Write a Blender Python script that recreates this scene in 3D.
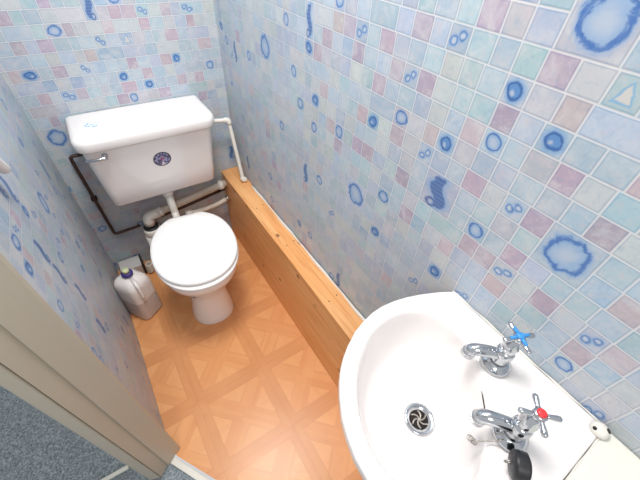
import bpy, bmesh, math, random
from mathutils import Vector, Matrix
from math import pi, sin, cos, radians
random.seed(7)
S = bpy.context.scene
COL = S.collection
for o in list(bpy.data.objects):
    bpy.data.objects.remove(o)

# ---------------------------------------------------------------- camera
cd = bpy.data.cameras.new('camera'); cam = bpy.data.objects.new('camera', cd); COL.objects.link(cam)
cd.sensor_fit = 'HORIZONTAL'; cd.sensor_width = 36.0
cd.lens = 329.15 / 640 * 36.0
cd.clip_start = 0.01
cam.location = (-0.4958, -1.4503, 1.365)
cam.matrix_world = (Matrix.Translation(cam.location) @ Matrix.Rotation(radians(-36.246), 4, 'Z')
                    @ Matrix.Rotation(radians(45.309), 4, 'X') @ Matrix.Rotation(radians(4.162), 4, 'Z'))
S.camera = cam

# ---------------------------------------------------------------- world, lights, exposure
w = bpy.data.worlds.new('world'); S.world = w; w.use_nodes = True
w.node_tree.nodes['Background'].inputs[0].default_value = (0.95, 0.97, 1.0, 1)
w.node_tree.nodes['Background'].inputs[1].default_value = 0.42
def area(name, loc, target, size, power, col=(1, 1, 1)):
    l = bpy.data.lights.new(name, 'AREA'); l.shape = 'RECTANGLE'; l.size = size[0]; l.size_y = size[1]
    l.energy = power; l.color = col
    o = bpy.data.objects.new(name, l); COL.objects.link(o); o.location = loc
    o.rotation_euler = (Vector(target) - Vector(loc)).to_track_quat('-Z', 'Y').to_euler()
    return o
area('ceiling_light', (-.32, -.80, 2.2), (-.34, -.75, 0), (.4, .4), 14.5, (1, .975, .94))
area('hall_light', (-.95, -2.2, 2.0), (-.3, -.8, .6), (.5, .5), 5, (1, .98, .96))
S.view_settings.view_transform = 'Standard'; S.view_settings.look = 'None'
S.view_settings.gamma = 1.0; S.view_settings.use_curve_mapping = False
S.view_settings.exposure = 0.68

# ---------------------------------------------------------------- node helpers
def srgb(r, g, b):
    f = lambda c: (c / 255) / 12.92 if c / 255 <= 0.04045 else ((c / 255 + 0.055) / 1.055) ** 2.4
    return (f(r), f(g), f(b), 1.0)
class NT:
    def __init__(s, name):
        s.m = bpy.data.materials.new(name); s.m.use_nodes = True
        s.t = s.m.node_tree; s.n = s.t.nodes; s.b = s.n['Principled BSDF']
    def link(s, a, b): s.t.links.new(a, b)
    def put(s, sock, v):
        if isinstance(v, bpy.types.NodeSocket): s.link(v, sock)
        elif v is not None: sock.default_value = v
    def math(s, op, a, b=None, c=None, clamp=False):
        n = s.n.new('ShaderNodeMath'); n.operation = op; n.use_clamp = clamp
        s.put(n.inputs[0], a); s.put(n.inputs[1], b); s.put(n.inputs[2], c)
        return n.outputs[0]
    def mix(s, f, a, b, mode='MIX'):
        n = s.n.new('ShaderNodeMix'); n.data_type = 'RGBA'; n.blend_type = mode
        s.put(n.inputs[0], f); s.put(n.inputs[6], a); s.put(n.inputs[7], b)
        return n.outputs[2]
    def noise(s, vec, scale, detail=2, rough=.5, dist=0):
        n = s.n.new('ShaderNodeTexNoise'); n.inputs['Scale'].default_value = scale
        n.inputs['Detail'].default_value = detail; n.inputs['Roughness'].default_value = rough
        n.inputs['Distortion'].default_value = dist
        if vec is not None: s.link(vec, n.inputs['Vector'])
        return n.outputs['Fac'], n.outputs['Color']
    def obj(s): return s.n.new('ShaderNodeTexCoord').outputs['Object']
    def geo(s): return s.n.new('ShaderNodeNewGeometry').outputs['Position']
    def attr(s, name):
        n = s.n.new('ShaderNodeAttribute'); n.attribute_name = name; return n
    def sep(s, v):
        n = s.n.new('ShaderNodeSeparateXYZ'); s.link(v, n.inputs[0]); return n.outputs
    def comb(s, x, y, z=0.0):
        n = s.n.new('ShaderNodeCombineXYZ'); s.put(n.inputs[0], x); s.put(n.inputs[1], y); s.put(n.inputs[2], z); return n.outputs[0]
    def mapping(s, v, scale=(1, 1, 1), rot=(0, 0, 0), loc=(0, 0, 0)):
        n = s.n.new('ShaderNodeMapping'); s.link(v, n.inputs[0])
        n.inputs['Scale'].default_value = scale; n.inputs['Rotation'].default_value = rot; n.inputs['Location'].default_value = loc
        return n.outputs[0]
    def step(s, v, lo, hi):   # smoothstep, reversed when lo > hi
        n = s.n.new('ShaderNodeMapRange'); n.interpolation_type = 'SMOOTHSTEP'
        rev = lo > hi
        s.put(n.inputs[0], v); n.inputs[1].default_value = min(lo, hi); n.inputs[2].default_value = max(lo, hi)
        n.inputs[3].default_value = 1.0 if rev else 0.0; n.inputs[4].default_value = 0.0 if rev else 1.0
        return n.outputs[0]
    def bump(s, h, strength=.3, dist=.002):
        n = s.n.new('ShaderNodeBump'); n.inputs['Strength'].default_value = strength; n.inputs['Distance'].default_value = dist
        s.link(h, n.inputs['Height']); s.link(n.outputs[0], s.b.inputs['Normal'])
    def out(s, col=None, rough=None, metal=None, **k):
        s.put(s.b.inputs['Base Color'], col); s.put(s.b.inputs['Roughness'], rough); s.put(s.b.inputs['Metallic'], metal)
        for a, v in k.items(): s.put(s.b.inputs[a.replace('_', ' ')], v)
        return s.m

def plain(name, col, rough=.4, metal=0, var=.06, scale=30, bump=0, **k):
    t = NT(name); p = t.geo(); f, _ = t.noise(p, scale, 3)
    dark = tuple(c * (1 - var) for c in col[:3]) + (1,)
    c = t.mix(f, dark, col)
    if bump: t.bump(f, bump, .001)
    return t.out(c, rough, metal, **k)

M_ceramic = plain('white_ceramic', srgb(236, 231, 229), .12, var=.02, scale=8, Coat_Weight=.3)
M_seat = plain('white_seat_plastic', srgb(240, 238, 236), .22, var=.015, scale=8)
M_plastic = plain('white_pipe_plastic', srgb(226, 222, 214), .35, var=.05)
M_cream = plain('cream_pipe_plastic', srgb(214, 203, 188), .4, var=.12, scale=40)
M_chrome = plain('chrome', srgb(205, 208, 212), .12, 1.0, var=.15, scale=60)
M_steel = plain('dull_steel', srgb(180, 175, 168), .35, .9, var=.2, scale=80)
M_black = plain('black_rubber', srgb(34, 34, 38), .45, var=.3, scale=90, bump=.2)
M_dark = plain('dark_brown', srgb(40, 30, 26), .7, var=.4, scale=90)  # plain very dark brown for drain well, overflow slot, holes and small fittings
M_pipe = plain('old_dark_pipe', srgb(84, 62, 54), .5, .3, var=.45, scale=70)
M_frame = plain('cream_gloss_paint', srgb(188, 178, 160), .38, var=.05, scale=14)
M_whitepaint = plain('white_gloss_paint', srgb(226, 224, 214), .35, var=.08, scale=20)
M_ceiling = plain('ceiling_paint', srgb(240, 240, 238), .8, var=.02)
M_caulk = plain('white_sealant', srgb(226, 222, 214), .5, var=.12, scale=50)
M_blue = plain('blue_tap_marker', srgb(60, 140, 205), .35, var=.05)
M_red = plain('red_tap_marker', srgb(225, 55, 60), .35, var=.05)
M_purple = plain('purple_collar', srgb(62, 52, 128), .4, var=.1)
M_capgreen = plain('pale_green_cap', srgb(206, 212, 168), .4, var=.1)
M_rust = plain('rusty_brown', srgb(150, 92, 60), .5, .3, var=.5, scale=200)

# --- mosaic panel
def mosaic_mat():
    t = NT('mosaic_wall_panel')
    a = t.attr('tuv').outputs['Vector']; u, v, seed = t.sep(a)
    z = t.attr('tsz').outputs['Vector']; tw, th, motif = t.sep(z)
    base = t.attr('tcol').outputs['Color']
    pos = t.geo()
    nf, nc = t.noise(pos, 26, 5, .65, .8)
    n2, _ = t.noise(pos, 95, 4, .6, 1.2)
    n3, n3c = t.noise(pos, 9, 3, .6)
    # washes of pigment inside each tile
    col = t.mix(t.math('MULTIPLY', t.step(nf, .42, .72), .6), base, srgb(204, 206, 206))
    col = t.mix(t.math('MULTIPLY', t.step(nf, .45, .25), .35), col, srgb(132, 168, 194))
    col = t.mix(t.math('MULTIPLY', t.step(n2, .5, .72), .25), col, srgb(206, 192, 192))
    col = t.mix(t.math('MULTIPLY', t.step(n2, .48, .3), .3), col, srgb(124, 152, 184))
    n5, _ = t.noise(pos, 55, 4, .7, .6)
    col = t.mix(.16, col, srgb(186, 184, 188))
    col = t.mix(t.math('MULTIPLY', t.step(n5, .52, .68), .35), col, srgb(200, 184, 184))
    # distorted local coordinates
    wx, wy, _ = t.sep(nc)
    uu = t.math('ADD', u, t.math('MULTIPLY', t.math('SUBTRACT', wx, .5), .42))
    vv = t.math('ADD', v, t.math('MULTIPLY', t.math('SUBTRACT', wy, .5), .42))
    du = t.math('SUBTRACT', uu, .5); dv = t.math('SUBTRACT', vv, .5)
    r = t.math('SQRT', t.math('ADD', t.math('MULTIPLY', du, du), t.math('MULTIPLY', dv, dv)))
    def is_m(k): return t.math('COMPARE', motif, float(k), .4)
    def apply(col, mask, k, color, amt=1.0):
        return t.mix(t.math('MULTIPLY', t.math('MULTIPLY', mask, is_m(k)), amt), col, color)
    BL = srgb(64, 108, 168); DB = srgb(46, 84, 146); HALO = srgb(130, 162, 198); PALE = srgb(196, 198, 200)
    grain = t.math('ADD', .6, t.math('MULTIPLY', n2, .6), clamp=True)
    # 1 ring shell
    col = apply(col, t.step(r, .50, .34), 1, HALO, .8)
    col = apply(col, t.step(r, .30, .05), 1, PALE, .5)
    ring = t.step(t.math('ABSOLUTE', t.math('SUBTRACT', r, .33)), .07, .01)
    col = apply(col, t.math('MULTIPLY', ring, grain), 1, srgb(54, 100, 166), .9)
    # 3 disc shell
    col = apply(col, t.step(r, .6, .3), 3, srgb(122, 158, 196), .9)
    col = apply(col, t.step(r, .34, .26), 3, srgb(92, 134, 184), .9)
    d3 = t.step(t.math('ABSOLUTE', t.math('SUBTRACT', r, .27)), .08, .02)
    col = apply(col, d3, 3, DB, .7)
    r3 = t.math('SQRT', t.math('ADD', t.math('POWER', t.math('SUBTRACT', uu, .56), 2.0), t.math('POWER', t.math('SUBTRACT', vv, .42), 2.0)))
    col = apply(col, t.step(r3, .14, .04), 3, PALE, .6)
    # 4 two small shells
    for cx, cy in ((.33, .62), (.66, .38)):
        rr = t.math('SQRT', t.math('ADD', t.math('POWER', t.math('SUBTRACT', uu, cx), 2.0), t.math('POWER', t.math('SUBTRACT', vv, cy), 2.0)))
        col = apply(col, t.step(rr, .32, .12), 4, HALO, .8)
        col = apply(col, t.step(rr, .13, .05), 4, PALE, .7)
        col = apply(col, t.step(t.math('ABSOLUTE', t.math('SUBTRACT', rr, .15)), .06, .01), 4, BL, .65)
    # 5 pale triangular shell
    tri = t.math('MAXIMUM', t.math('SUBTRACT', t.math('ABSOLUTE', du), t.math('MULTIPLY', t.math('SUBTRACT', .78, vv), .5)), t.math('SUBTRACT', .25, vv))
    col = apply(col, t.step(t.math('ABSOLUTE', tri), .07, .01), 5, srgb(110, 160, 200), .7)
    col = apply(col, t.step(tri, .01, -.05), 5, srgb(204, 196, 190), .8)
    us = t.math('ADD', t.math('SUBTRACT', 1.0, u), t.math('MULTIPLY', t.math('SUBTRACT', wx, .5), .14))
    vs = t.math('ADD', v, t.math('MULTIPLY', t.math('SUBTRACT', wy, .5), .10))
    # 2 seahorse: an S-shaped body, head to the left, curled tail
    sx = t.math('ADD', .5, t.math('MULTIPLY', t.math('SINE', t.math('MULTIPLY', vs, 7.2)), .13))
    wd = t.math('ADD', .02, t.math('MULTIPLY', t.math('SINE', t.math('MULTIPLY', vs, 3.14159)), .2))
    dx = t.math('SUBTRACT', t.math('ABSOLUTE', t.math('SUBTRACT', us, sx)), wd)
    band = t.math('MULTIPLY', t.step(vs, .06, .12), t.step(vs, .96, .9))
    hr = t.math('SQRT', t.math('ADD', t.math('POWER', t.math('MULTIPLY', t.math('SUBTRACT', us, .38), .6), 2.0), t.math('POWER', t.math('SUBTRACT', vs, .84), 2.0)))
    hm = t.step(hr, .1, .06)
    tr = t.math('SQRT', t.math('ADD', t.math('POWER', t.math('MULTIPLY', t.math('SUBTRACT', us, .36), .7), 2.0), t.math('POWER', t.math('SUBTRACT', vs, .15), 2.0)))
    tm = t.step(t.math('ABSOLUTE', t.math('SUBTRACT', tr, .1)), .05, .02)
    body = t.math('MAXIMUM', t.math('MAXIMUM', t.math('MULTIPLY', t.step(dx, .03, -.03), band), hm), tm)
    col = apply(col, t.step(dx, .25, .0), 2, HALO, .7)
    rib = t.math('ADD', .82, t.math('MULTIPLY', t.math('SINE', t.math('MULTIPLY', vs, 60)), .12))
    col = apply(col, t.math('MULTIPLY', body, rib), 2, DB, .85)
    # grout and inner outline: distance to the tile edge in metres
    eu = t.math('MULTIPLY', t.math('MINIMUM', u, t.math('SUBTRACT', 1.0, u)), tw)
    ev = t.math('MULTIPLY', t.math('MINIMUM', v, t.math('SUBTRACT', 1.0, v)), th)
    e = t.math('MINIMUM', eu, ev)
    e2 = t.math('ADD', e, t.math('MULTIPLY', t.math('SUBTRACT', nf, .5), .0014))
    inner = t.step(t.math('ABSOLUTE', t.math('SUBTRACT', e2, .0024)), .0014, .0)
    col = t.mix(t.math('MULTIPLY', inner, .32), col, srgb(96, 126, 158))
    g = t.step(e2, .0015, .0006)
    col = t.mix(t.math('MULTIPLY', g, .75), col, srgb(212, 210, 210))
    t.bump(t.step(e, .0004, .0022), .25, .0006)
    return t.out(col, t.math('ADD', .34, t.math('MULTIPLY', n2, .15)), None, Specular_IOR_Level=.4)
M_mosaic = mosaic_mat()

# --- parquet vinyl
def parquet_mat():
    t = NT('parquet_vinyl'); pos = t.geo()
    C_ = .268
    p = t.mapping(pos, (1 / C_, 1 / C_, 0), (0, 0, 0), (.31 / C_, .842 / C_, 0))
    x, y, _ = t.sep(p)
    fx = t.math('SUBTRACT', t.math('FRACT', x), .5); fy = t.math('SUBTRACT', t.math('FRACT', y), .5)
    cx = t.math('FLOOR', x); cy = t.math('FLOOR', y)
    ax = t.math('ABSOLUTE', fx); ay = t.math('ABSOLUTE', fy)
    m = t.math('MAXIMUM', ax, ay)
    border = t.math('GREATER_THAN', m, .39)
    hor = t.math('GREATER_THAN', ay, ax)
    d1 = t.math('SUBTRACT', fx, fy); d2 = t.math('ADD', fx, fy)
    b1 = t.math('LESS_THAN', t.math('ABSOLUTE', d1), .17); b2 = t.math('LESS_THAN', t.math('ABSOLUTE', d2), .17)
    par = t.math('MODULO', t.math('ADD', t.math('ADD', cx, cy), 100.0), 2.0)
    first = t.math('GREATER_THAN', par, .5)
    # plank coordinate (across, along) per region
    def sel(f, a, b): 
        n = t.n.new('ShaderNodeMix'); n.data_type = 'FLOAT'; t.put(n.inputs[0], f); t.put(n.inputs[2], a); t.put(n.inputs[3], b); return n.outputs[0]
    ac_tri = sel(hor, fy, fx); al_tri = sel(hor, fx, fy)
    diag_any = t.math('MAXIMUM', b1, b2)
    use1 = t.math('MULTIPLY', b1, t.math('MAXIMUM', first, t.math('SUBTRACT', 1.0, b2)))
    ac_d = sel(use1, d2, d1); al_d = sel(use1, d1, d2)
    across = sel(diag_any, ac_tri, ac_d); along = sel(diag_any, al_tri, al_d)
    across = sel(border, across, m); along = sel(border, along, sel(hor, fy, fx))
    reg = t.math('ADD', t.math('MULTIPLY', border, 3.0), t.math('ADD', diag_any, t.math('MULTIPLY', hor, 5.0)))
    reg = t.math('ADD', reg, t.math('MULTIPLY', use1, 11.0))
    plank = t.math('FLOOR', t.math('MULTIPLY', across, 15.0))
    wn = t.n.new('ShaderNodeTexWhiteNoise'); wn.noise_dimensions = '4D'
    t.link(t.comb(cx, cy, reg), wn.inputs['Vector']); t.link(plank, wn.inputs['W'])
    rnd = wn.outputs['Value']
    wn2 = t.n.new('ShaderNodeTexWhiteNoise'); wn2.noise_dimensions = '3D'; t.link(t.comb(cx, cy, reg), wn2.inputs['Vector'])
    rr = wn2.outputs['Value']
    base = t.mix(rnd, srgb(*(221, 153, 98)), srgb(*(227, 163, 108)))
    base = t.mix(t.math('MULTIPLY', rr, .35), base, srgb(*(210, 141, 87)))
    tri = t.math('SUBTRACT', 1.0, t.math('MAXIMUM', diag_any, border))
    base = t.mix(t.math('MULTIPLY', tri, .38), base, srgb(*(236, 176, 122)))
    base = t.mix(t.math('MULTIPLY', border, .45), base, srgb(*(204, 138, 88)))
    # grain running along the planks
    gv = t.comb(t.math('MULTIPLY', along, 3.0), t.math('MULTIPLY', across, 45.0), reg)
    gn, _ = t.noise(gv, 1.6, 4, .6, .4)
    base = t.mix(t.math('MULTIPLY', t.step(gn, .45, .75), .3), base, srgb(*(204, 138, 88)))
    # seams between planks and regions
    fr = t.math('FRACT', t.math('MULTIPLY', across, 15.0))
    seam = t.step(t.math('MINIMUM', fr, t.math('SUBTRACT', 1.0, fr)), .06, .0)
    e1 = t.step(t.math('ABSOLUTE', t.math('SUBTRACT', m, .39)), .006, .0)
    e2 = t.math('MULTIPLY', t.step(t.math('ABSOLUTE', t.math('SUBTRACT', t.math('MINIMUM', t.math('ABSOLUTE', d1), t.math('ABSOLUTE', d2)), .17)), .008, .0), t.math('SUBTRACT', 1.0, border))
    e3 = t.step(m, .492, .5)
    base = t.mix(t.math('MULTIPLY', seam, .13), base, srgb(*(178, 114, 66)))
    base = t.mix(t.math('MULTIPLY', t.math('MAXIMUM', t.math('MAXIMUM', e1, e2), e3), .4), base, srgb(*(178, 114, 66)))
    big, _ = t.noise(pos, 7, 2)
    base = t.mix(t.math('MULTIPLY', t.step(big, .4, .7), .2), base, srgb(*(236, 176, 122)))
    return t.out(base, .33, None, Specular_IOR_Level=.45)
M_parquet = parquet_mat()

def pine_mat(name, c1, c2, knotc, ycoord=True):
    t = NT(name); pos = t.geo()
    v = t.mapping(pos, (26, 1.6, 26))
    n, _ = t.noise(v, 1.4, 4, .6, .6)
    col = t.mix(t.step(n, .3, .7), c1, c2)
    v2 = t.mapping(pos, (70, 3, 70)); g, _ = t.noise(v2, 2.0, 3)
    col = t.mix(t.math('MULTIPLY', t.step(g, .45, .7), .55), col, knotc)
    vo = t.n.new('ShaderNodeTexVoronoi'); vo.inputs['Scale'].default_value = 1
    t.link(t.mapping(pos, (14, 9.5, 14), loc=(.3, .2, .1)), vo.inputs['Vector'])
    k = t.step(vo.outputs['Distance'], .15, .07)
    col = t.mix(t.math('MULTIPLY', k, .85), col, srgb(110, 62, 34))
    t.bump(g, .08, .001)
    return t.out(col, .42)
M_pine = pine_mat('pine_board', srgb(*(228, 160, 98)), srgb(*(236, 180, 122)), srgb(*(196, 124, 70)))

def carpet_mat():
    t = NT('grey_carpet'); pos = t.geo()
    n, _ = t.noise(pos, 170, 3, .85); n2, _ = t.noise(pos, 70, 3, .7)
    c = t.mix(t.step(n, .35, .65), srgb(92, 102, 108), srgb(170, 180, 185))
    c = t.mix(t.math('MULTIPLY', t.step(n2, .45, .6), .4), c, srgb(112, 122, 130))
    t.bump(n, .6, .004); return t.out(c, .95)
M_carpet = carpet_mat()

def container_mat():
    t = NT('milky_container_plastic'); pos = t.geo(); n, _ = t.noise(pos, 40, 3)
    z = t.sep(pos)[2]
    lvl = t.step(t.math('ADD', z, t.math('MULTIPLY', n, .004)), .126, .132)   # liquid level seen through the plastic
    c = t.mix(lvl, srgb(208, 197, 192), srgb(236, 231, 228))
    return t.out(c, .4, None, Subsurface_Weight=.0)
M_jug = container_mat()

def badge_mat():
    t = NT('round_badge_print'); a = t.mapping(t.obj(), (.56, .56, .56))
    x, y, z = t.sep(a)
    r = t.math('SQRT', t.math('ADD', t.math('MULTIPLY', x, x), t.math('MULTIPLY', y, y)))
    n, _ = t.noise(a, 190, 2)
    c = t.mix(t.step(n, .45, .58), srgb(58, 52, 92), srgb(150, 148, 186))
    # pale trunk shape low in the middle, a reddish patch above it
    trunk = t.math('MULTIPLY', t.step(t.math('SUBTRACT', t.math('ABSOLUTE', x), t.math('SUBTRACT', -.002, t.math('MULTIPLY', y, .45))), .001, -.001), t.step(y, -.003, -.005))
    c = t.mix(trunk, c, srgb(214, 196, 208))
    rp = t.step(t.math('SQRT', t.math('ADD', t.math('MULTIPLY', x, x), t.math('POWER', t.math('SUBTRACT', y, .001), 2.0))), .006, .003)
    c = t.mix(t.math('MULTIPLY', rp, .6), c, srgb(168, 70, 110))
    c = t.mix(t.step(r, .0152, .0165), c, srgb(50, 44, 62))
    return t.out(c, .3)
M_badge = badge_mat()
def label_mat():
    t = NT('printed_label'); a = t.mapping(t.obj(), (.62, .62, .62)); x, y, z = t.sep(a)
    n, _ = t.noise(a, 170, 3)
    r = t.math('SQRT', t.math('ADD', t.math('POWER', t.math('MULTIPLY', t.math('ADD', x, .001), 1.0), 2.0), t.math('POWER', t.math('SUBTRACT', y, .006), 2.0)))
    sw = t.math('MULTIPLY', t.step(r, .015, .012), t.step(n, .49, .55))
    lines = t.math('MULTIPLY', t.math('MULTIPLY', t.step(y, -.008, -.0095), t.step(t.math('ABSOLUTE', x), .016, .014)), t.step(t.math('SINE', t.math('MULTIPLY', y, 1100.0)), .3, .6))
    c = t.mix(t.math('MULTIPLY', sw, .8), srgb(240, 241, 242), srgb(70, 145, 200))
    c = t.mix(t.math('MULTIPLY', lines, .35), c, srgb(150, 190, 215))
    return t.out(c, .45)
M_label = label_mat()

# ---------------------------------------------------------------- mesh helpers
def link(name, bm, mat, parent=None, smooth=True, mw=None):
    bmesh.ops.recalc_face_normals(bm, faces=bm.faces)
    me = bpy.data.meshes.new(name); bm.to_mesh(me); bm.free()
    if smooth:
        for p in me.polygons: p.use_smooth = True
    me.materials.append(mat)
    o = bpy.data.objects.new(name, me); COL.objects.link(o)
    if mw is not None: o.matrix_world = mw
    if parent is not None: o.parent = parent
    return o
def sharp(o, ang=35):
    m = o.modifiers.new('e', 'EDGE_SPLIT'); m.split_angle = radians(ang); return o
def bevel(o, wd=.003, seg=2, ang=35):
    m = o.modifiers.new('bevel', 'BEVEL'); m.width = wd; m.segments = seg; m.limit_method = 'ANGLE'; m.angle_limit = radians(ang)
    m.harden_normals = False; return o
def thing(name, label, cat, loc=(0, 0, 0), rz=0, group=None):
    o = bpy.data.objects.new(name, None); COL.objects.link(o); o.empty_display_size = .05
    o.location = loc; o.rotation_euler = (0, 0, rz); o['label'] = label; o['category'] = cat
    if group: o['group'] = group
    return o
def tag(o, label, cat, group=None):
    o['label'] = label; o['category'] = cat
    if group: o['group'] = group
    return o
def struct(o): o['kind'] = 'structure'; return o
def box(bm, x0, y0, z0, x1, y1, z1):
    vs = [bm.verts.new(p) for p in ((x0, y0, z0), (x1, y0, z0), (x1, y1, z0), (x0, y1, z0), (x0, y0, z1), (x1, y0, z1), (x1, y1, z1), (x0, y1, z1))]
    for f in ((0, 3, 2, 1), (4, 5, 6, 7), (0, 1, 5, 4), (1, 2, 6, 5), (2, 3, 7, 6), (3, 0, 4, 7)): bm.faces.new([vs[i] for i in f])
    return bm
def loft(rings, cap0=True, cap1=True, closed=True, bm=None):
    bm = bm or bmesh.new(); R = [[bm.verts.new(p) for p in r] for r in rings]; n = len(R[0])
    for a, b in zip(R, R[1:]):
        for i in range(n if closed else n - 1):
            j = (i + 1) % n; bm.faces.new((a[i], a[j], b[j], b[i]))
    if cap0: bm.faces.new(R[0][::-1])
    if cap1: bm.faces.new(R[-1])
    return bm
def lathe(prof, n=32, bm=None, cap0=True, cap1=True, mat=None):
    rings = [[Vector((r * cos(2 * pi * i / n), r * sin(2 * pi * i / n), z)) for i in range(n)] for r, z in prof]
    if mat is not None: rings = [[mat @ p for p in r] for r in rings]
    return loft(rings, cap0, cap1, bm=bm)
def axis_mat(p, d):
    return Matrix.Translation(Vector(p)) @ Vector(d).to_track_quat('Z', 'Y').to_matrix().to_4x4()
def fillet(pts, r, seg=5):
    pts = [Vector(p) for p in pts]; out = [pts[0]]
    for a, b, c in zip(pts, pts[1:], pts[2:]):
        u = (a - b); v = (c - b); k = min(r, u.length * .45, v.length * .45)
        p0 = b + u.normalized() * k; p1 = b + v.normalized() * k
        for i in range(seg + 1):
            s = i / seg; out.append(p0 * (1 - s) ** 2 + b * 2 * s * (1 - s) + p1 * s * s)
    out.append(pts[-1]); return out
def tube(pts, r, n=14, bm=None, caps=True):
    bm = bm or bmesh.new(); pts = [Vector(p) for p in pts]
    rad = r if isinstance(r, (list, tuple)) else [r] * len(pts)
    prev = None; rings = []
    for i, p in enumerate(pts):
        d = (pts[min(i + 1, len(pts) - 1)] - pts[max(i - 1, 0)]).normalized()
        if prev is None:
            up = Vector((0, 0, 1)) if abs(d.z) < .9 else Vector((1, 0, 0)); s = d.cross(up).normalized()
        else: s = (prev - d * prev.dot(d)).normalized()
        prev = s; q = d.cross(s)
        rings.append([p + (s * cos(2 * pi * k / n) + q * sin(2 * pi * k / n)) * rad[i] for k in range(n)])
    return loft(rings, caps, caps, bm=bm)
def rrect(hx, y0, y1, rf, rb, z, n=7, cx=0):
    """rounded rectangle ring, front (y0) radius rf, rear (y1) radius rb"""
    out = []
    for (sx, yy, r, a0) in ((1, y0, rf, -90), (1, y1, rb, 0), (-1, y1, rb, 90), (-1, y0, rf, 180)):
        ccx = cx + sx * (hx - r); ccy = yy + r if yy == y0 else yy - r
        for i in range(n):
            a = radians(a0 + 90 * i / (n - 1)); out.append(Vector((ccx + r * cos(a), ccy + r * sin(a), z)))
    return out

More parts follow.
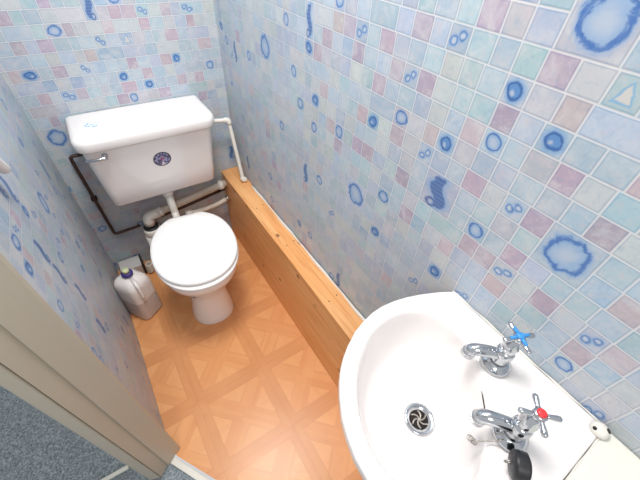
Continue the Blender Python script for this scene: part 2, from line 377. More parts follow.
# ---------------------------------------------------------------- setting
W = .71; H = 2.25
TILE = .0388
PAL = [((165, 184, 198), 34), ((161, 186, 194), 22), ((166, 180, 197), 18), ((184, 191, 193), 18), ((183, 182, 190), 8), ((146, 172, 195), 5)]
PINKS = [(172, 156, 174), (176, 156, 170), (166, 150, 170), (184, 168, 174)]
bag = [c for c, k in PAL for _ in range(k)]
MPROB = .07
def mosaic(name, origin, ax, span, zspan, anchor, zanchor, motifs, pinks, seed, jitter=.0, pinkp=.07, normal=1):
    """wall of tiles: ax = horizontal direction vector; horizontal coordinate h is measured along ax from origin"""
    rnd = random.Random(seed)
    bm = bmesh.new()
    tuv = bm.loops.layers.float_vector.new('tuv'); tsz = bm.faces.layers.float_vector.new('tsz'); tc = bm.faces.layers.float_color.new('tcol')
    big = []
    # 2x2 and 1x2 motif tiles first
    r0 = math.floor((zspan[0] - zanchor) / TILE); r1 = math.ceil((zspan[1] - zanchor) / TILE)
    c0 = math.floor((span[0] - anchor) / TILE) - 1; c1 = math.ceil((span[1] - anchor) / TILE) + 1
    used = {}
    cells = []
    def cell_of(h, z): return (math.floor((h - anchor) / TILE), math.floor((z - zanchor) / TILE))
    for mtf in motifs:
        h, z, k = mtf[:3]; s = mtf[3] if len(mtf) > 3 else 1
        if s >= 2:
            c = round((h - anchor) / TILE - 1); r = round((z - zanchor) / TILE - 1); w_, h_ = (2, 2)
            if k == 2 and s == 2: c = math.floor((h - anchor) / TILE); w_ = 1
            keys = [(c + i, r + j) for i in range(w_) for j in range(h_)]
            if any(q in used for q in keys): continue
            for q in keys: used[q] = 1
            cells.append((c, r, w_, h_, k, None))
    for mtf in motifs:
        if len(mtf) > 3: continue
        h, z, k = mtf; c, r = cell_of(h, z)
        if (c, r) in used: continue
        if k == 2 and (c, r + 1) not in used and (c, r - 1) not in used:
            used[(c, r)] = 1
            rr = r if (z - zanchor) / TILE - r > .5 else r - 1
            used[(c, rr)] = used[(c, rr + 1)] = 1; cells.append((c, rr, 1, 2, 2, None))
        else:
            used[(c, r)] = 1; cells.append((c, r, 1, 1, k, None))
    for h, z in pinks:
        q = cell_of(h, z)
        if q in used: continue
        used[q] = 1; cells.append((q[0], q[1], 1, 1, 0, rnd.choice(PINKS)))
    hs = [m[0] for m in motifs] + [p[0] for p in pinks] or [0]; zs = [m[1] for m in motifs] + [p[1] for p in pinks] or [0]
    hb = (min(hs), max(hs)); zb = (min(zs), max(zs))
    for r in range(r0, r1):
        c = c0
        while c < c1:
            if (c, r) in used: c += 1; continue
            known = zb[0] < zanchor + r * TILE < zb[1] and hb[0] < anchor + c * TILE < hb[1] and len(pinks) > 0
            hcur = anchor + c * TILE
            free2 = (c + 1, r) not in used and c + 1 < c1
            if rnd.random() < .08 and free2:
                used[(c, r)] = used[(c + 1, r)] = 1; cells.append((c, r, 2, 1, 0, None)); c += 2; continue
            col = None; k = 0; x = rnd.random()
            if not known:
                if x < pinkp: col = rnd.choice(PINKS)
                elif x < pinkp + MPROB:
                    k = rnd.choice([1, 1, 3, 4, 4])
                    if rnd.random() < .1 and (c, r + 1) not in used and r + 1 < r1:
                        used[(c, r)] = used[(c, r + 1)] = 1; cells.append((c, r, 1, 2, 2, None)); c += 1; continue
            elif x < .03: col = rnd.choice(PINKS)
            used[(c, r)] = 1; cells.append((c, r, 1, 1, k, col)); c += 1
    shift = {}
    def hx(c, r):
        if (c, r) in tall: return anchor + c * TILE
        rj = random.Random(seed * 977 + c * 131 + r * 7)
        return anchor + c * TILE + (rj.random() - .5) * jitter
    tall = set()
    for c, r, w_, h_, k, col in cells:
        if h_ > 1:
            for j in range(h_): tall.add((c, r + j)); tall.add((c + w_, r + j))
    A = Vector(ax); O = Vector(origin)
    for c, r, w_, h_, k, col in cells:
        single = (h_ == 1)
        a = hx(c, r) if single else anchor + c * TILE; b = hx(c + w_, r) if single else anchor + (c + w_) * TILE
        z0 = zanchor + r * TILE; z1 = z0 + h_ * TILE
        if b <= span[0] or a >= span[1] or z1 <= zspan[0] or z0 >= zspan[1]: continue
        ca, cb = max(a, span[0]), min(b, span[1]); cz0, cz1 = max(z0, zspan[0]), min(z1, zspan[1])
        if cb - ca < 1e-5 or cz1 - cz0 < 1e-5: continue
        pts = [(ca, cz0), (cb, cz0), (cb, cz1), (ca, cz1)]
        vs = [bm.verts.new(O + A * (p[0]) + Vector((0, 0, p[1]))) for p in pts]
        f = bm.faces.new(vs if normal > 0 else vs[::-1])
        sd = rnd.random()
        for l in f.loops:
            co = l.vert.co - O; hh = co.dot(A)
            l[tuv] = Vector(((hh - a) / (b - a), (co.z - z0) / (z1 - z0), sd))
        f[tsz] = Vector((b - a, z1 - z0, float(k)))
        cc = col or rnd.choice(bag); j = rnd.uniform(-7, 7)
        cs = srgb(*[max(0, min(255, v + j + rnd.uniform(-4, 4))) for v in cc])
        f[tc] = cs
    me = bpy.data.meshes.new(name); bm.to_mesh(me); bm.free(); me.materials.append(M_mosaic)
    o = bpy.data.objects.new(name, me); COL.objects.link(o); return struct(o)

R_M= [(-1.389, 1.03, 1, 2), (-1.289, 1.16, 3), (-1.211, 1.202, 3), (-1.209, 1.122, 1), (-1.279, 1.046, 4), (-1.315, 0.932, 4), (-1.243, 0.969, 1), (-1.145, 0.973, 2, 3), (-0.902, 0.826, 1, 2), (-0.806, 0.961, 1), (-0.924, 1.038, 3), (-1.003, 1.08, 1), (-1.123, 1.084, 3), (-1.033, 0.885, 1), (-0.763, 0.771, 1), (-1.083, 1.046, 4), (-0.673, 1.201, 2), (-0.773, 1.234, 1), (-0.422, 1.058, 1, 2), (-0.162, 0.994, 2), (-0.267, 0.995, 1), (-0.844, 1.205, 4), (-0.683, 1.119, 3), (-0.593, 1.04, 1), (-1.007, 1.161, 4), (-0.721, 1.0, 3), (-0.722, 0.924, 1), (-0.149, 0.517, 2), (-0.4, 0.577, 1), (-0.656, 0.765, 2), (-1.09, 1.239, 4), (-1.254, 1.313, 1, 2), (-1.324, 1.232, 5), (-1.471, 0.851, 1), (-1.182, 1.3, 3), (-1.485, 0.935, 4), (-1.289, 0.832, 4), (-0.627, 0.951, 1), (-0.517, 0.84, 1), (-0.568, 1.165, 1), (-0.818, 0.686, 4), (-1.036, 0.779, 3), (-1.194, 0.827, 3), (-1.164, 0.73, 4)]
R_P= [(-1.249, 1.24), (-1.133, 1.273), (-1.205, 1.169), (-1.296, 1.21), (-1.329, 1.125), (-1.326, 1.048), (-1.396, 1.153), (-1.402, 1.093), (-1.294, 1.193), (-1.401, 0.933), (-1.322, 0.97), (-1.325, 0.883), (-1.48, 1.009), (-1.513, 0.935), (-1.294, 0.924), (-1.196, 1.047), (-1.243, 0.924), (-1.286, 0.931), (-0.785, 1.203), (-0.811, 1.202), (-1.012, 1.238), (-0.932, 1.201), (-0.732, 1.161), (-0.851, 1.158), (-0.927, 1.119), (-1.048, 1.166), (-0.764, 1.039), (-0.882, 1.045), (-1.003, 1.041), (-1.086, 1.087), (-1.164, 1.118), (-0.926, 0.964), (-1.042, 0.967), (-1.206, 1.05), (-1.083, 0.891), (-0.839, 0.92)]
B_P= [(-0.63, 1.099), (-0.516, 1.132), (-0.481, 1.06), (-0.364, 1.062), (-0.32, 1.102), (-0.283, 1.103), (-0.238, 1.059), (-0.561, 1.022), (-0.635, 1.018), (-0.438, 0.986), (-0.324, 0.944), (-0.679, 0.939), (-0.561, 0.945), (-0.284, 0.904), (-0.529, 0.864), (-0.375, 0.864), (-0.639, 0.866), (-0.407, 0.829), (-0.637, 0.805), (-0.157, 1.108), (-0.083, 1.061), (-0.166, 1.02), (-0.211, 0.944), (-0.052, 0.987), (-0.162, 0.865), (-0.08, 0.865), (-0.248, 0.836), (-0.095, 0.791)]
B_M= [(-0.417, 1.115, 2), (-0.322, 1.132, 1), (-0.242, 1.101, 4), (-0.526, 1.058, 1), (-0.406, 1.022, 4), (-0.322, 1.024, 5), (-0.641, 0.94, 3), (-0.485, 0.944, 4), (-0.367, 0.908, 3), (-0.288, 0.865, 3), (-0.372, 0.83, 1), (-0.084, 1.104, 4), (-0.164, 0.939, 3), (-0.052, 0.9, 1), (-0.561, 0.869, 4), (-0.666, 0.732, 1, 2), (-0.672, 0.267, 1)]
L_M= [(-0.474, 0.764, 1, 2), (-0.637, 0.922, 2, 2), (-0.719, 0.721, 2, 2), (-0.231, 0.733, 2), (-0.722, 0.817, 2), (-0.289, 0.871, 3), (-0.805, 0.918, 1), (-0.845, 0.664, 4), (-0.652, 0.85, 3), (-0.834, 0.731, 1)]
mosaic('wall_right', (0, 0, 0), (0, 1, 0), (-2.1, 0), (0, H), -1.347, 1.202 - TILE / 2, R_M, R_P, 3, .006, normal=-1)
mosaic('wall_back', (0, 0, 0), (1, 0, 0), (-W, 0), (0, H), 0, .944 - TILE / 2, B_M, B_P, 5, .016, normal=-1)
mosaic('wall_left', (-W, 0, 0), (0, 1, 0), (-.93, 0), (0, H), 0, .944 - TILE / 2, L_M, [], 9, .008, .05, normal=1)

bm = bmesh.new()   # floor polygon of the room
fl = [(-W, 0), (0, 0), (0, -2.1), (-.04, -2.05), (-.605, -1.123), (-.697, -.978), (-W, -.93)]
bm.faces.new([bm.verts.new((x, y, 0)) for x, y in fl]); struct(link('floor', bm, M_parquet, smooth=False))
bm = bmesh.new(); bm.faces.new([bm.verts.new(p) for p in ((-1.6, .0, H), (0, .0, H), (0, -2.1, H), (-1.6, -2.1, H))]); struct(link('ceiling', bm, M_ceiling, smooth=False))
# hallway carpet beyond the doorway
bm = bmesh.new(); cp = [(-1.9, .3), (-.80, .3), (-.80, -.97), (-.705, -.99), (-.63, -1.115), (-.06, -2.06), (0, -2.6), (-1.9, -2.6)]
bm.faces.new([bm.verts.new((x, y, -.004)) for x, y in cp[::-1]])
carp = struct(link('floor_hall', bm, M_carpet, smooth=False))
# outside skin of the left wall, seen from the hallway side
bm = box(bmesh.new(), -.80, -.93, 0, -W - .002, 0, H); struct(link('wall_hall', bm, M_whitepaint, smooth=False))

# door frame of the splayed doorway: stepped painted profile, corner towards the room
def prism(poly, z0, z1):
    return loft([[Vector((x, y, z0)) for x, y in poly], [Vector((x, y, z1)) for x, y in poly]])
dr = bpy.data.objects.new('door_1', None); COL.objects.link(dr); dr['kind'] = 'structure'; dr.location = (-.70, -.96, 0)
def dpart(name, poly, z0, z1, mat):
    o = link(name, prism([(x + .70, y + .96) for x, y in poly], z0, z1), mat, dr, smooth=False); return o
bevel(dpart('architrave', [(-.7095, -.925), (-.684, -.949), (-.679, -.957), (-.683, -.9625), (-.702, -.9735), (-.7285, -.9925), (-.7285, -.979), (-.7095, -.94)], .001, H - .02, M_frame), .002)
bevel(dpart('door_lining', [(-.7295, -.9765), (-.7295, -.987), (-.757, -1.0115), (-.7595, -.99), (-.740, -.95), (-.72, -.955)], .001, H - .03, M_frame), .0015)
bevel(dpart('hall_architrave', [(-.7605, -.995), (-.7605, -1.0075), (-.764, -1.0095), (-.789, -1.000), (-.805, -.978), (-.805, -.931), (-.752, -.935)], .001, H - .02, M_frame), .003)
# threshold bar
def slab(name, p, q, wd, z0, z1, mat):
    p = Vector((*p, 0)); q = Vector((*q, 0)); d = (q - p).normalized(); n = Vector((d.y, -d.x, 0)) * wd / 2
    poly = [(p + n), (q + n), (q - n), (p - n)]
    return link(name, prism([(v.x, v.y) for v in poly], z0, z1), mat, smooth=False)
tb = struct(bevel(slab('trim_1', (-.7125, -.984), (-.07, -2.03), .020, -.003, .007, M_whitepaint), .002))
tb2 = struct(bevel(slab('trim_2', (-.985, -.917), (-.842, -.922), .013, -.003, .006, M_whitepaint), .001))

# ---------------------------------------------------------------- pipe boxing
BW = .088; BH = .413
pb = thing('pipe_boxing', 'long low pine box covering pipes along the tiled right wall', 'pipe boxing', (-BW / 2, -.75, 0))
def pl(name, bm, mat, par, **k):
    o = link(name, bm, mat, **k); o.parent = par; o.matrix_parent_inverse = Matrix.Translation(par.location).inverted() if par.rotation_euler.z == 0 else par.matrix_basis.inverted(); return o
M_pinefront = M_pine
o = pl('top_board', box(bmesh.new(), -BW - .001, -1.55, BH - .018, -.002, -.002, BH), M_pine, pb, smooth=False); bevel(o, .0015)
o = pl('front_board', box(bmesh.new(), -BW + .0005, -1.55, .001, -BW + .0175, -.003, BH - .0185), M_pinefront, pb, smooth=False)
pts = []
for i in range(60):   # wavy sealant bead against the wall
    y = -.20 - 1.30 * i / 59; pts.append((-.0075 - .0018 * sin(i * .8) * sin(i * .31), y, BH + .0005))
pl('sealant_bead', tube(pts, [.0042 + .0016 * sin(i * .53) for i in range(60)], 8), M_caulk, pb)
for y in (-.35, -.62, -.93, -1.2):
    for x in (-.062, -.024):
        pl('nail_head', lathe([(.0028, BH - .0005), (.0028, BH + .0006), (.001, BH + .0007)], 10, mat=Matrix.Translation((x + .004 * sin(y * 9), y + x * .2, 0))), M_rust, pb)

# boxed ledge the basin is built against
lg = thing('boxed_ledge', 'white painted ledge top beside the hot tap, bottom right corner', 'ledge', (-.12, -1.75, 0))
o = pl('ledge_body', box(bmesh.new(), -.235, -1.98, .001, -.003, -1.5965, .782), M_whitepaint, lg, smooth=False)
o = pl('ledge_top', box(bmesh.new(), -.245, -2.0, .7825, -.002, -1.5822, .808), M_whitepaint, lg, smooth=False); bevel(o, .003)

# ---------------------------------------------------------------- toilet cistern
cs = thing('toilet_cistern', 'white ceramic cistern with lid and chrome lever on the tiled back wall', 'cistern', (-.363, 0, .465))
CM = Matrix.Translation((-.3705, 0, 0))
def cring(hx, d, rf, z, y1=-.004): return [CM @ p for p in rrect(hx, -d, y1, rf, .008, z, 8)]
tank = [cring(.196, .138, .022, .474), cring(.206, .152, .024, .477), cring(.2115, .158, .026, .485), cring(.216, .168, .028, .56), cring(.222, .184, .030, .65), cring(.228, .203, .032, .752)]
sharp(pl('tank', loft(tank), M_ceramic, cs), 50)
lidr = [cring(.229, .210, .04, .7525, -.003), cring(.2375, .221, .042, .7535, -.002), cring(.2405, .225, .044, .759, -.002), cring(.2415, .227, .044, .782, -.002),
        cring(.2395, .224, .044, .792, -.002), cring(.234, .217, .044, .7985, -.003), cring(.224, .207, .042, .8015, -.004), cring(.18, .17, .04, .803, -.02)]
sharp(pl('cistern_lid', loft(lidr), M_ceramic, cs), 50)
# lever: boss, arm
lv = pl('flush_lever', lathe([(.0105, 0), (.0105, .004), (.0085, .009), (.0055, .013), (0.002, .0145)], 20, mat=axis_mat((-.535, -.199, .727), (0, -1, 0))), M_chrome, cs)
arm = tube(fillet([(-.530, -.216, .727), (-.548, -.222, .7275), (-.596, -.222, .731)], .01), [.0068] * 2 + [.0062] * 4 + [.005] * 2, 10)
o = link('lever_arm', arm, M_chrome); o.parent = lv
# round badge on the sloping front, label on the lid
nrm = Vector((0, -1, -.19)).normalized()
def sticker(name, mat, verts, thick, mw, par):
    bm = loft([[Vector((x, y, 0)) for x, y in verts], [Vector((x, y, thick)) for x, y in verts]])
    o = link(name, bm, mat, smooth=False); o.parent = par; o.matrix_parent_inverse = Matrix.Translation(par.location).inverted(); o.matrix_basis = mw; return o
bx = Vector((1, 0, 0)); by = nrm.cross(bx)
mw = Matrix.Translation((-.357, -.1845, .655)) @ Matrix((bx, by, nrm)).transposed().to_4x4()
circ = [(.033 * cos(2 * pi * i / 40), .033 * sin(2 * pi * i / 40)) for i in range(40)]
bd = sticker('badge', M_badge, circ, .0012, mw, cs); bd['label'] = 'dark purple round badge with a pale tree-like emblem'
lb = sticker('printed_sticker', M_label, [(-.034, -.034), (.036, -.034), (.036, .034), (-.034, .034)], .0008, Matrix.Translation((-.535, -.128, .8030)) @ Matrix.Rotation(.04, 4, 'Z'), cs)
lb['label'] = 'square white sticker with blue print'

# flush pipe from the cistern down to the pan
o = tag(link('flush_pipe', tube(fillet([(-.372, -.118, .4725), (-.369, -.120, .342), (-.372, -.150, .325), (-.373, -.205, .325)], .03), .0165, 18), M_plastic), 'short upright white flush pipe between cistern and toilet pan', 'pipe')
nb = lathe([(.022, 0), (.024, .004), (.024, .02), (.018, .024)], 18, mat=Matrix.Translation((-.372, -.118, .446))); n_ = link('coupling_nut', nb, M_plastic); n_.parent = o

# ---------------------------------------------------------------- toilet pan
TO = (-.373, -.462, 0); TR = -.12
tp = thing('toilet', 'white ceramic toilet with closed white seat and lid on parquet vinyl', 'toilet', TO, TR)
def egg(hx, yf, yr, z, n=48, ex=2.25, rearflat=None):
    """egg ring in the pan's own frame; front -yf, rear +yr"""
    out = []
    for i in range(n):
        a = 2 * pi * i / n; c, s = cos(a), sin(a)
        x = hx * math.copysign(abs(c) ** (2 / ex), c); y = (yr if s > 0 else yf) * math.copysign(abs(s) ** (2 / ex), s)
        if rearflat is not None and y > rearflat: y = rearflat
        out.append(Vector((x, y, z)))
    return out
def tl(name, bm, mat, **k):
    o = link(name, bm, mat, **k); o.parent = tp; return o
pan = [egg(.092, .092, .14, .001), egg(.094, .094, .142, .01), egg(.090, .088, .14, .03), egg(.082, .078, .14, .09), egg(.076, .072, .145, .15), egg(.080, .080, .16, .20),
       egg(.098, .105, .175, .245), egg(.120, .140, .185, .285), egg(.138, .172, .19, .325), egg(.146, .188, .195, .355), egg(.149, .193, .2, .375), egg(.149, .193, .2, .388), egg(.144, .188, .195, .393),
       egg(.118, .155, .11, .393), egg(.110, .148, .10, .385), egg(.09, .12, .08, .30), egg(.05, .06, .05, .24)]
sharp(tl('pan', loft(pan), M_ceramic), 60)
# rear shelf of the pan for the seat hinges and the flush horn
bm = loft([rrect(.062, .12, .232, .02, .02, .30), rrect(.085, .11, .240, .025, .025, .36), rrect(.088, .11, .242, .025, .025, .388), rrect(.084, .115, .238, .025, .025, .3925)])
sharp(tl('hinge_shelf', bm, M_ceramic), 50)
# seat ring
ex = 2.15
so = [egg(.152, .197, .185, .395, ex=ex, rearflat=.165), egg(.158, .204, .19, .398, ex=ex, rearflat=.17), egg(.159, .205, .19, .406, ex=ex, rearflat=.17), egg(.154, .200, .187, .4090, ex=ex, rearflat=.168),
      egg(.105, .15, .13, .4090, ex=ex), egg(.100, .145, .125, .405, ex=ex), egg(.104, .15, .13, .395, ex=ex)]
bm = loft(so + [so[0]], False, False); bmesh.ops.remove_doubles(bm, verts=bm.verts, dist=1e-5)
tl('seat', bm, M_seat)
lr = [egg(.153, .188, .205, .4145, ex=ex, rearflat=.188), egg(.158, .193, .208, .4165, ex=ex, rearflat=.192), egg(.159, .194, .209, .422, ex=ex, rearflat=.193), egg(.157, .1915, .207, .4275, ex=ex, rearflat=.191),
      egg(.150, .185, .2, .4305, ex=ex, rearflat=.186), egg(.12, .165, .17, .4315, ex=ex, rearflat=.165), egg(.06, .08, .08, .432, ex=ex)]
tl('lid', loft(lr), M_seat)
for sx in (-1, 1):
    tl('hinge', lathe([(.009, 0), (.010, .003), (.010, .018), (.008, .0205)], 16, mat=Matrix.Translation((sx * .05, .178, .3935))), M_seat)
# fixing screw cover on the pan's foot
tl('fixing_screw', lathe([(.006, 0), (.006, .004), (.003, .006)], 12, mat=axis_mat((-.0585, -.050, .185), (-.8, -.6, .15))), M_dark)

# ---------------------------------------------------------------- pipes behind the toilet
sp = thing('soil_pipe', 'white soil pipe with dark-ringed collar standing behind the toilet', 'pipe', (-.485, -.075, 0))
pl('pipe', tube([(-.485, -.075, .001), (-.485, -.075, .225)], .040, 24), M_plastic, sp)
pl('collar', lathe([(.034, .0), (.0375, .004), (.0375, .034), (.033, .040)], 28, mat=Matrix.Translation((-.485, -.075, .2255))), M_plastic, sp)
pl('rubber_ring', lathe([(.031, 0), (.034, .003), (.034, .007), (.028, .009)], 28, mat=Matrix.Translation((-.485, -.075, .266))), M_black, sp)
wp = thing('waste_pipe', 'thick white pipe rising to the pine boxing behind the toilet', 'pipe', (-.3, -.07, .3))
pl('pipe', tube(fillet([(-.485, -.075, .284), (-.485, -.072, .326), (-.40, -.068, .336), (-.091, -.055, .372)], .03), .0175, 18), M_cream, wp)
pl('elbow', tube(fillet([(-.485, -.075, .284), (-.485, -.072, .327), (-.43, -.069, .332)], .03), .0235, 20), M_plastic, wp)
for x, z in ((-.425, .333), (-.118, .3686)):
    pl('pipe_collar', tube([(x - .011, -.068 + (x + .425) * .045, z - .001), (x + .011, -.068 + (x + .425) * .045, z + .001)], .0235, 20), M_plastic, wp)
tp2 = tag(link('supply_pipe', tube(fillet([(-.600, -.028, .664), (-.651, -.026, .664), (-.640, -.014, .244), (-.535, -.014, .247), (-.53, -.010, .249)], .014), .0066, 12), M_pipe), 'thin dark pipe bent round the left side of the cistern on the back wall', 'pipe')
cl = link('wall_clip', box(bmesh.new(), -.657, -.025, .45, -.635, -.003, .462), M_dark, smooth=False); cl.parent = tp2
tag(link('copper_pipe', tube(fillet([(-.43, -.017, .268), (-.28, -.017, .285), (-.091, -.017, .315)], .03), .009, 12), M_pipe), 'slim dark brown pipe low on the back wall behind the white pipes', 'pipe')
cp_ = thing('trap_pipe', 'lower cream pipe entering the pine boxing beside the toilet', 'pipe', (-.2, -.06, .27))
pl('pipe', tube(fillet([(-.300, -.075, .275), (-.24, -.075, .268), (-.16, -.072, .272), (-.091, -.07, .290)], .04), .012, 16), M_cream, cp_)
pl('end_cap', tube([(-.320, -.075, .276), (-.288, -.075, .274)], .0165, 18), M_plastic, cp_)
pl('pipe_sleeve', tube([(-.108, -.0705, .2855), (-.0925, -.07, .2895)], .0155, 18), M_steel, cp_)
op = thing('overflow_pipe', 'slender white pipe from the cistern down onto the pine boxing', 'pipe', (-.04, -.14, .414))
pth = [(-.1375, -.072, .712), (-.036, -.080, .701), (-.030, -.148, .427), (-.0145, -.152, .4255)]
pl('pipe', tube(fillet(pth, .012), .0088, 14), M_plastic, op)
for p, d in (((-.080, -.098, .7165), (.3, -.3, -1)),):
    pl('elbow', tube(fillet([(-.054, -.078, .703), (-.036, -.080, .701), (-.0356, -.0845, .683)], .009), .0118, 14), M_plastic, op)
pl('foot_elbow', tube(fillet([(-.0304, -.1445, .442), (-.030, -.148, .4265), (-.0135, -.152, .4265)], .009), .0118, 14), M_plastic, op)
# ---------------------------------------------------------------- things on the floor
jg = thing('plastic_container', 'milky white plastic jug with purple collar standing left of the toilet', 'container', (-.640, -.310, 0), radians(35))
JS = Matrix.Diagonal((1.07, 1.12, 1.0, 1))
def jr(hx, hy, r, z): return rrect(hx, -hy, hy, r, r, z, 6)
jb = [jr(.043, .045, .018, .001), jr(.049, .051, .02, .006), jr(.050, .052, .02, .02), jr(.050, .052, .02, .125), jr(.050, .052, .02, .13), jr(.050, .052, .02, .19), jr(.0495, .0515, .022, .208), jr(.043, .046, .022, .230), jr(.027, .028, .0215, .244), jr(.0165, .0165, .016, .249), jr(.0165, .0165, .016, .254)]
def jl(name, bm, mat, **k):
    bmesh.ops.transform(bm, matrix=JS, verts=bm.verts); o = link(name, bm, mat, **k); o.parent = jg; return o
sharp(jl('body', loft(jb), M_jug), 55)
jl('handle', tube(fillet([(-.006, -.018, .243), (-.020, -.056, .238), (-.022, -.060, .165), (-.018, -.047, .150)], .018), .0085, 12), M_jug)
jl('collar', lathe([(.0185, .2545), (.0205, .257), (.0205, .268), (.017, .2705)], 22), M_purple)
jl('cap', lathe([(.0125, .271), (.0125, .284), (.010, .2875)], 20), M_capgreen)
bxx = thing('storage_box', 'small pale grey box on the floor in the back left corner', 'box', (-.640, -.052, 0), 0)
o = link('body', loft([rrect(.044, -.036, .036, .004, .004, .001), rrect(.047, -.039, .039, .004, .004, .070)]), plain('pale_grey_plastic', srgb(196, 194, 192), .5), smooth=False); o.parent = bxx
o = link('dark_trim', box(bmesh.new(), .048, -.040, .004, .055, .040, .074), M_dark, smooth=False); o.parent = bxx
pts = []
for i in range(90):
    a = i * .35; pts.append((-.566 + .014 * cos(a) + i * .00005, -.088 + .018 * sin(a), .008 + i * .0006))
tag(link('coiled_hose', tube(pts, .0042, 8), M_cream), 'small coil of off-white cable on the floor behind the toilet', 'cable')
# light fitting at the frame's left edge: rounded white holder on the left wall
hd = thing('wall_fitting', 'rounded white fitting on the left wall, cut by the frame edge', 'fitting', (-W, -.62, .93))
pl('wall_plate', lathe([(.020, 0), (.020, .004), (.016, .007)], 22, mat=axis_mat((-W + .001, -.712, 1.045), (1, 0, 0))), M_seat, hd)
pl('arm', tube(fillet([(-W + .006, -.712, 1.045), (-W + .022, -.700, 1.030), (-W + .022, -.676, .993), (-W + .021, -.664, .981), (-W + .021, -.658, .975)], .008), [.010 * min(1, (19.6 - i) / 5) ** .5 for i in range(20)], 14), M_seat, hd)

# ---------------------------------------------------------------- corner basin
BO = Vector((-.0035, -1.5815, 0)); BZ = .81
cb = thing('corner_basin', 'white ceramic corner basin with two chrome taps, fixed to the right wall', 'basin', (BO.x - .2, BO.y + .2, BZ - .15))
def uv(u, v, z):      # u along the diagonal out of the corner, v across it (towards the toilet)
    a = (u - v) / math.sqrt(2); b = (u + v) / math.sqrt(2); return Vector((BO.x - a, BO.y + b, z))
half = [(.428, 0), (.427, .020), (.4225, .045), (.413, .078), (.401, .102), (.386, .126), (.367, .147), (.345, .165), (.318, .182), (.290, .196), (.251, .212), (.2185, .2215)]
wall = [(  .2165 * (1 - k / 12), .2165 * (1 - k / 12)) for k in range(1, 12)]
outl = half + wall + [(0.0, 0.0)] + [(u, -v) for u, v in reversed(half[1:] + wall)]
CU = .277
N = len(outl)
def dirs(): return [math.atan2(v, u - CU) for u, v in outl]
def ell(ru_f, ru_b, rv, z, cu=CU, e=2.0):
    out = []
    for a in dirs():
        ru = ru_f if cos(a) > 0 else ru_b
        rr = 1 / ((abs(cos(a)) / ru) ** e + (abs(sin(a)) / rv) ** e) ** (1 / e)
        out.append(uv(cu + rr * cos(a), rr * sin(a), z))
    return out
def outr(inset, z, scale=1.0):
    out = []
    for u, v in outl:
        d = Vector((CU - u, -v)); L = d.length; d = d / L
        edge = abs(abs(u) - abs(v)) < .003 and u < .217
        k = inset * (1.35 if edge else 1)
        out.append(uv(u + d.x * k, v + d.y * k, z))
    return out
bf, bb, bv = .122, .0985, .157
DU, DV = .262, -.008
def mixr(a, b, t): return [p.lerp(q, t) for p, q in zip(a, b)]
def dring(r, z): return [uv(DU + r * cos(a), DV + r * sin(a), z) for a in dirs()]
rings = [dring(.006, .684), dring(.024, .6845), dring(.034, .690), mixr(dring(.055, .6925), ell(.07, .05, .07, .6925), .5), ell(.083, .064, .092, .697), ell(.098, .076, .115, .709), ell(.107, .084, .132, .730),
         ell(.113, .090, .143, .756), ell(.117, .094, .150, .780), ell(.1195, .0965, .1535, .797), ell(bf, bb, bv, .8035), ell(bf + .004, bb + .004, bv + .004, .8062),
         outr(.012, .8086), outr(.005, BZ), outr(.0015, .8085), outr(0, .803), outr(0, .785), outr(.004, .772), outr(.012, .762), outr(.03, .74), outr(.06, .69), outr(.10, .655)]
# keep rim rings outside the bowl edge where the outline comes near
bm = loft(rings, True, True)
bs = pl('bowl', bm, M_ceramic, cb); sharp(bs, 65)
DM = Matrix.Translation(uv(DU, DV, .6875))
dn = pl('drain_ring', lathe([(.0165, -.003), (.0175, .0005), (.026, .0045), (.0290, .0035), (.0290, .0), (.0165, -.0035)], 36, cap0=False, cap1=False, mat=DM), M_chrome, cb)
pl('drain_well', lathe([(.0168, -.0032), (.0168, -.001)], 24, mat=DM), M_dark, cb)
bm = bmesh.new()
for k in range(6):
    a = k * pi / 3; p = [(.002 * cos(a), .002 * sin(a), .0)]
    for q in range(1, 6):
        r_ = .003 * q + .001; aa = a + q * .2; p.append((r_ * cos(aa), r_ * sin(aa), 0))
    tube([DM @ Vector(x) for x in p], .0015, 6, bm)
lathe([(.0032, -.0005), (.0032, .0014), (.001, .002)], 14, bm, mat=DM)
pl('drain_grid', bm, M_steel, cb)
# overflow slot high on the bowl's rear wall
pts = []
for k in range(9):   # thin curved overflow slit
    a = pi + .14 - .30 * k / 8; pts.append(uv(CU + .0962 * cos(a), .153 * sin(a), .793))
pl('overflow_slot', tube(pts, [.0004, .0012, .0016, .0016, .0016, .0016, .0016, .0012, .0004], 8), M_dark, cb)
# sealant joint with the wall and the ledge
pl('sealant', tube([(-.003, -1.27 - i * .0105, .8085 + .0006 * sin(i)) for i in range(30)], [.0018 + .0007 * sin(i * .9) for i in range(30)], 8), M_caulk, cb)
pl('sealant_line', tube([(-.02 - i * .012, -1.5825, .807) for i in range(19)], [.0013 + .0005 * sin(i * 1.3) for i in range(19)], 8), M_caulk, cb)
wb = thing('wall_bracket', 'small stained fixing blob in the corner behind the hot tap', 'fixing', (-.015, -1.578, .8085))
pl('body', lathe([(.0125, .8095), (.0135, .8115), (.012, .8175), (.007, .8205)], 20, mat=Matrix.Translation((-.0185, -1.5765, 0))), M_caulk, wb)
pl('screw_hole', lathe([(.0038, 0), (.0038, .0015)], 14, mat=axis_mat((-.0135, -1.5835, .8185), (.35, -.5, .8))), M_dark, wb)
pl('crack', lathe([(.0028, 0), (.0028, .0015)], 12, mat=axis_mat((-.0265, -1.570, .8178), (-.7, .5, .8))), M_dark, wb)

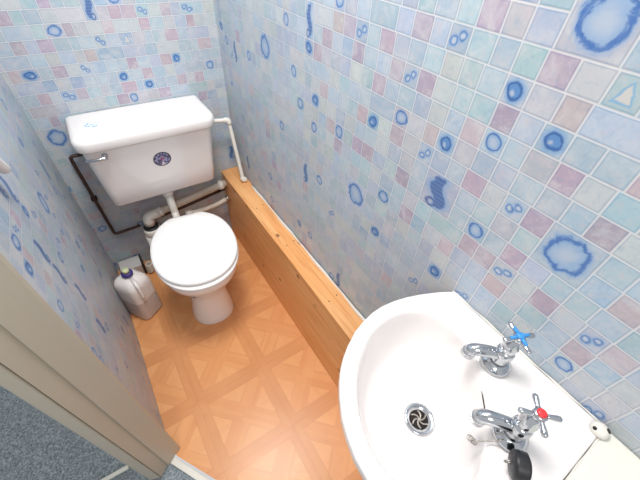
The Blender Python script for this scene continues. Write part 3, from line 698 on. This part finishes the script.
# taps
def make_tap(name, label, base, ang, mk, tw, headtilt=0):
    t = thing(name, label, 'tap', (base[0], base[1], .8098), ang, None)
    def tp_(n, bm, mat, **k):
        o = link(n, bm, mat, **k); o.parent = t; return o
    tp_('base_flange', lathe([(.0255, 0), (.0265, .002), (.0255, .0055), (.0195, .010), (.0150, .014)], 30), M_chrome)
    # body column and spout run forward along +x
    body = lathe([(.0155, .0125), (.0145, .02), (.0150, .032), (.0160, .038), (.0150, .045), (.0115, .050)], 26)
    tp_('body', body, M_chrome)
    sp_ = tube(fillet([(.004, 0, .030), (.022, 0, .034), (.044, 0, .034), (.0525, 0, .030), (.054, 0, .024)], .012, 6), .0108, 16)
    n = len(sp_.verts)
    s = tp_('spout', sp_, M_chrome)
    no = link('nozzle', lathe([(.0102, .013), (.0118, .015), (.0118, .025), (.0100, .029)], 18, mat=Matrix.Translation((.054, 0, 0))), M_chrome); no.parent = s
    tp_('bonnet', lathe([(.0110, .0485), (.0130, .052), (.0130, .063), (.0085, .070), (.0065, .086)], 22), M_chrome)
    hz = .090; bm = bmesh.new()
    lathe([(.0085, hz - .006), (.0095, hz - .003), (.0095, hz + .003), (.006, hz + .005)], 20, bm)
    for k in range(4):
        a = tw + k * pi / 2; d = Vector((cos(a), sin(a), 0))
        tube([Vector((0, 0, hz)) + d * q for q in (.004, .012, .022, .0265, .0285)], [.0033, .0034, .0044, .0040, .0018], 10, bm)
    hd_ = tp_('cross_handle', bm, M_chrome)
    mb_ = lathe([(.0064, hz + .0045), (.0066, hz + .007), (.0045, hz + .0085)], 20)
    if mk is M_blue:
        for k in range(4):
            d = Vector((cos(tw + k * pi / 2), sin(tw + k * pi / 2), 0))
            tube([Vector((0, 0, hz + .0042)) + d * q for q in (.003, .010, .016, .018)], [.0036, .0034, .0028, .001], 8, mb_)
    mk_ = link('colour_marker', mb_, mk); mk_.parent = hd_
    mk_['label'] = ('blue' if mk is M_blue else 'red') + ' centre cap'
    return t
make_tap('basin_tap', 'chrome pillar tap with blue centre cap, farther from the plug', (-.064, -1.418), radians(137), M_blue, .35)
make_tap('basin_tap', 'chrome pillar tap with red centre cap, beside the black plug', (-.145, -1.502), radians(129), M_red, .1)
# plug and chain
pg = thing('basin_plug', 'black rubber plug lying on the basin beside the hot tap', 'plug', (-.176, -1.5405, .8105))
PM = Matrix.Translation((-.176, -1.5405, 0)) @ Matrix.Rotation(radians(35), 4, 'Z')
bmp = lathe([(.006, .0), (.0165, .001), (.0200, .004), (.0190, .0065), (.0205, .009), (.0193, .0115), (.0205, .014), (.0190, .017), (.0200, .019), (.0150, .022), (.006, .021)], 28, mat=axis_mat((-.190, -1.523, .8315), (.62, -.78, .12)))
pl('plug_body', bmp, M_black, pg)
pl('ring_loop', tube([Vector((-.191 - .004 * cos(a), -1.520 + .004 * cos(a), .8325 + .005 * sin(a))) for a in [i * 2 * pi / 16 for i in range(17)]], .001, 6, caps=False), M_steel, pg)
# short chain hanging from the hot tap
bm = bmesh.new(); c0_ = Vector((-.172, -1.498, .822)); c1_ = Vector((-.199, -1.476, .806))
for i in range(7):
    c = c0_.lerp(c1_, i / 6) - Vector((0, 0, .003 * sin(pi * i / 6)))
    ax_ = Vector((1, -.8, 0)).normalized() if i % 2 else Vector((0, 0, 1)); dr_ = (c1_ - c0_).normalized()
    q = [c + dr_ * .0040 * cos(t_) + ax_ * .0018 * sin(t_) for t_ in [j * 2 * pi / 12 for j in range(13)]]
    tube(q, .0008, 5, bm, caps=False)
for k in range(3):
    c = c1_ + Vector((-.001 * k, .003 * k - .002, .001)); q = [c + Vector((.0045 * cos(t_), .0045 * sin(t_), .001 * k)) for t_ in [j * 2 * pi / 14 for j in range(15)]]
    tube(q, .0009, 5, bm, caps=False)
tag(link('plug_chain', bm, M_steel), 'short tangled metal chain hanging over the bowl edge by the hot tap', 'chain')
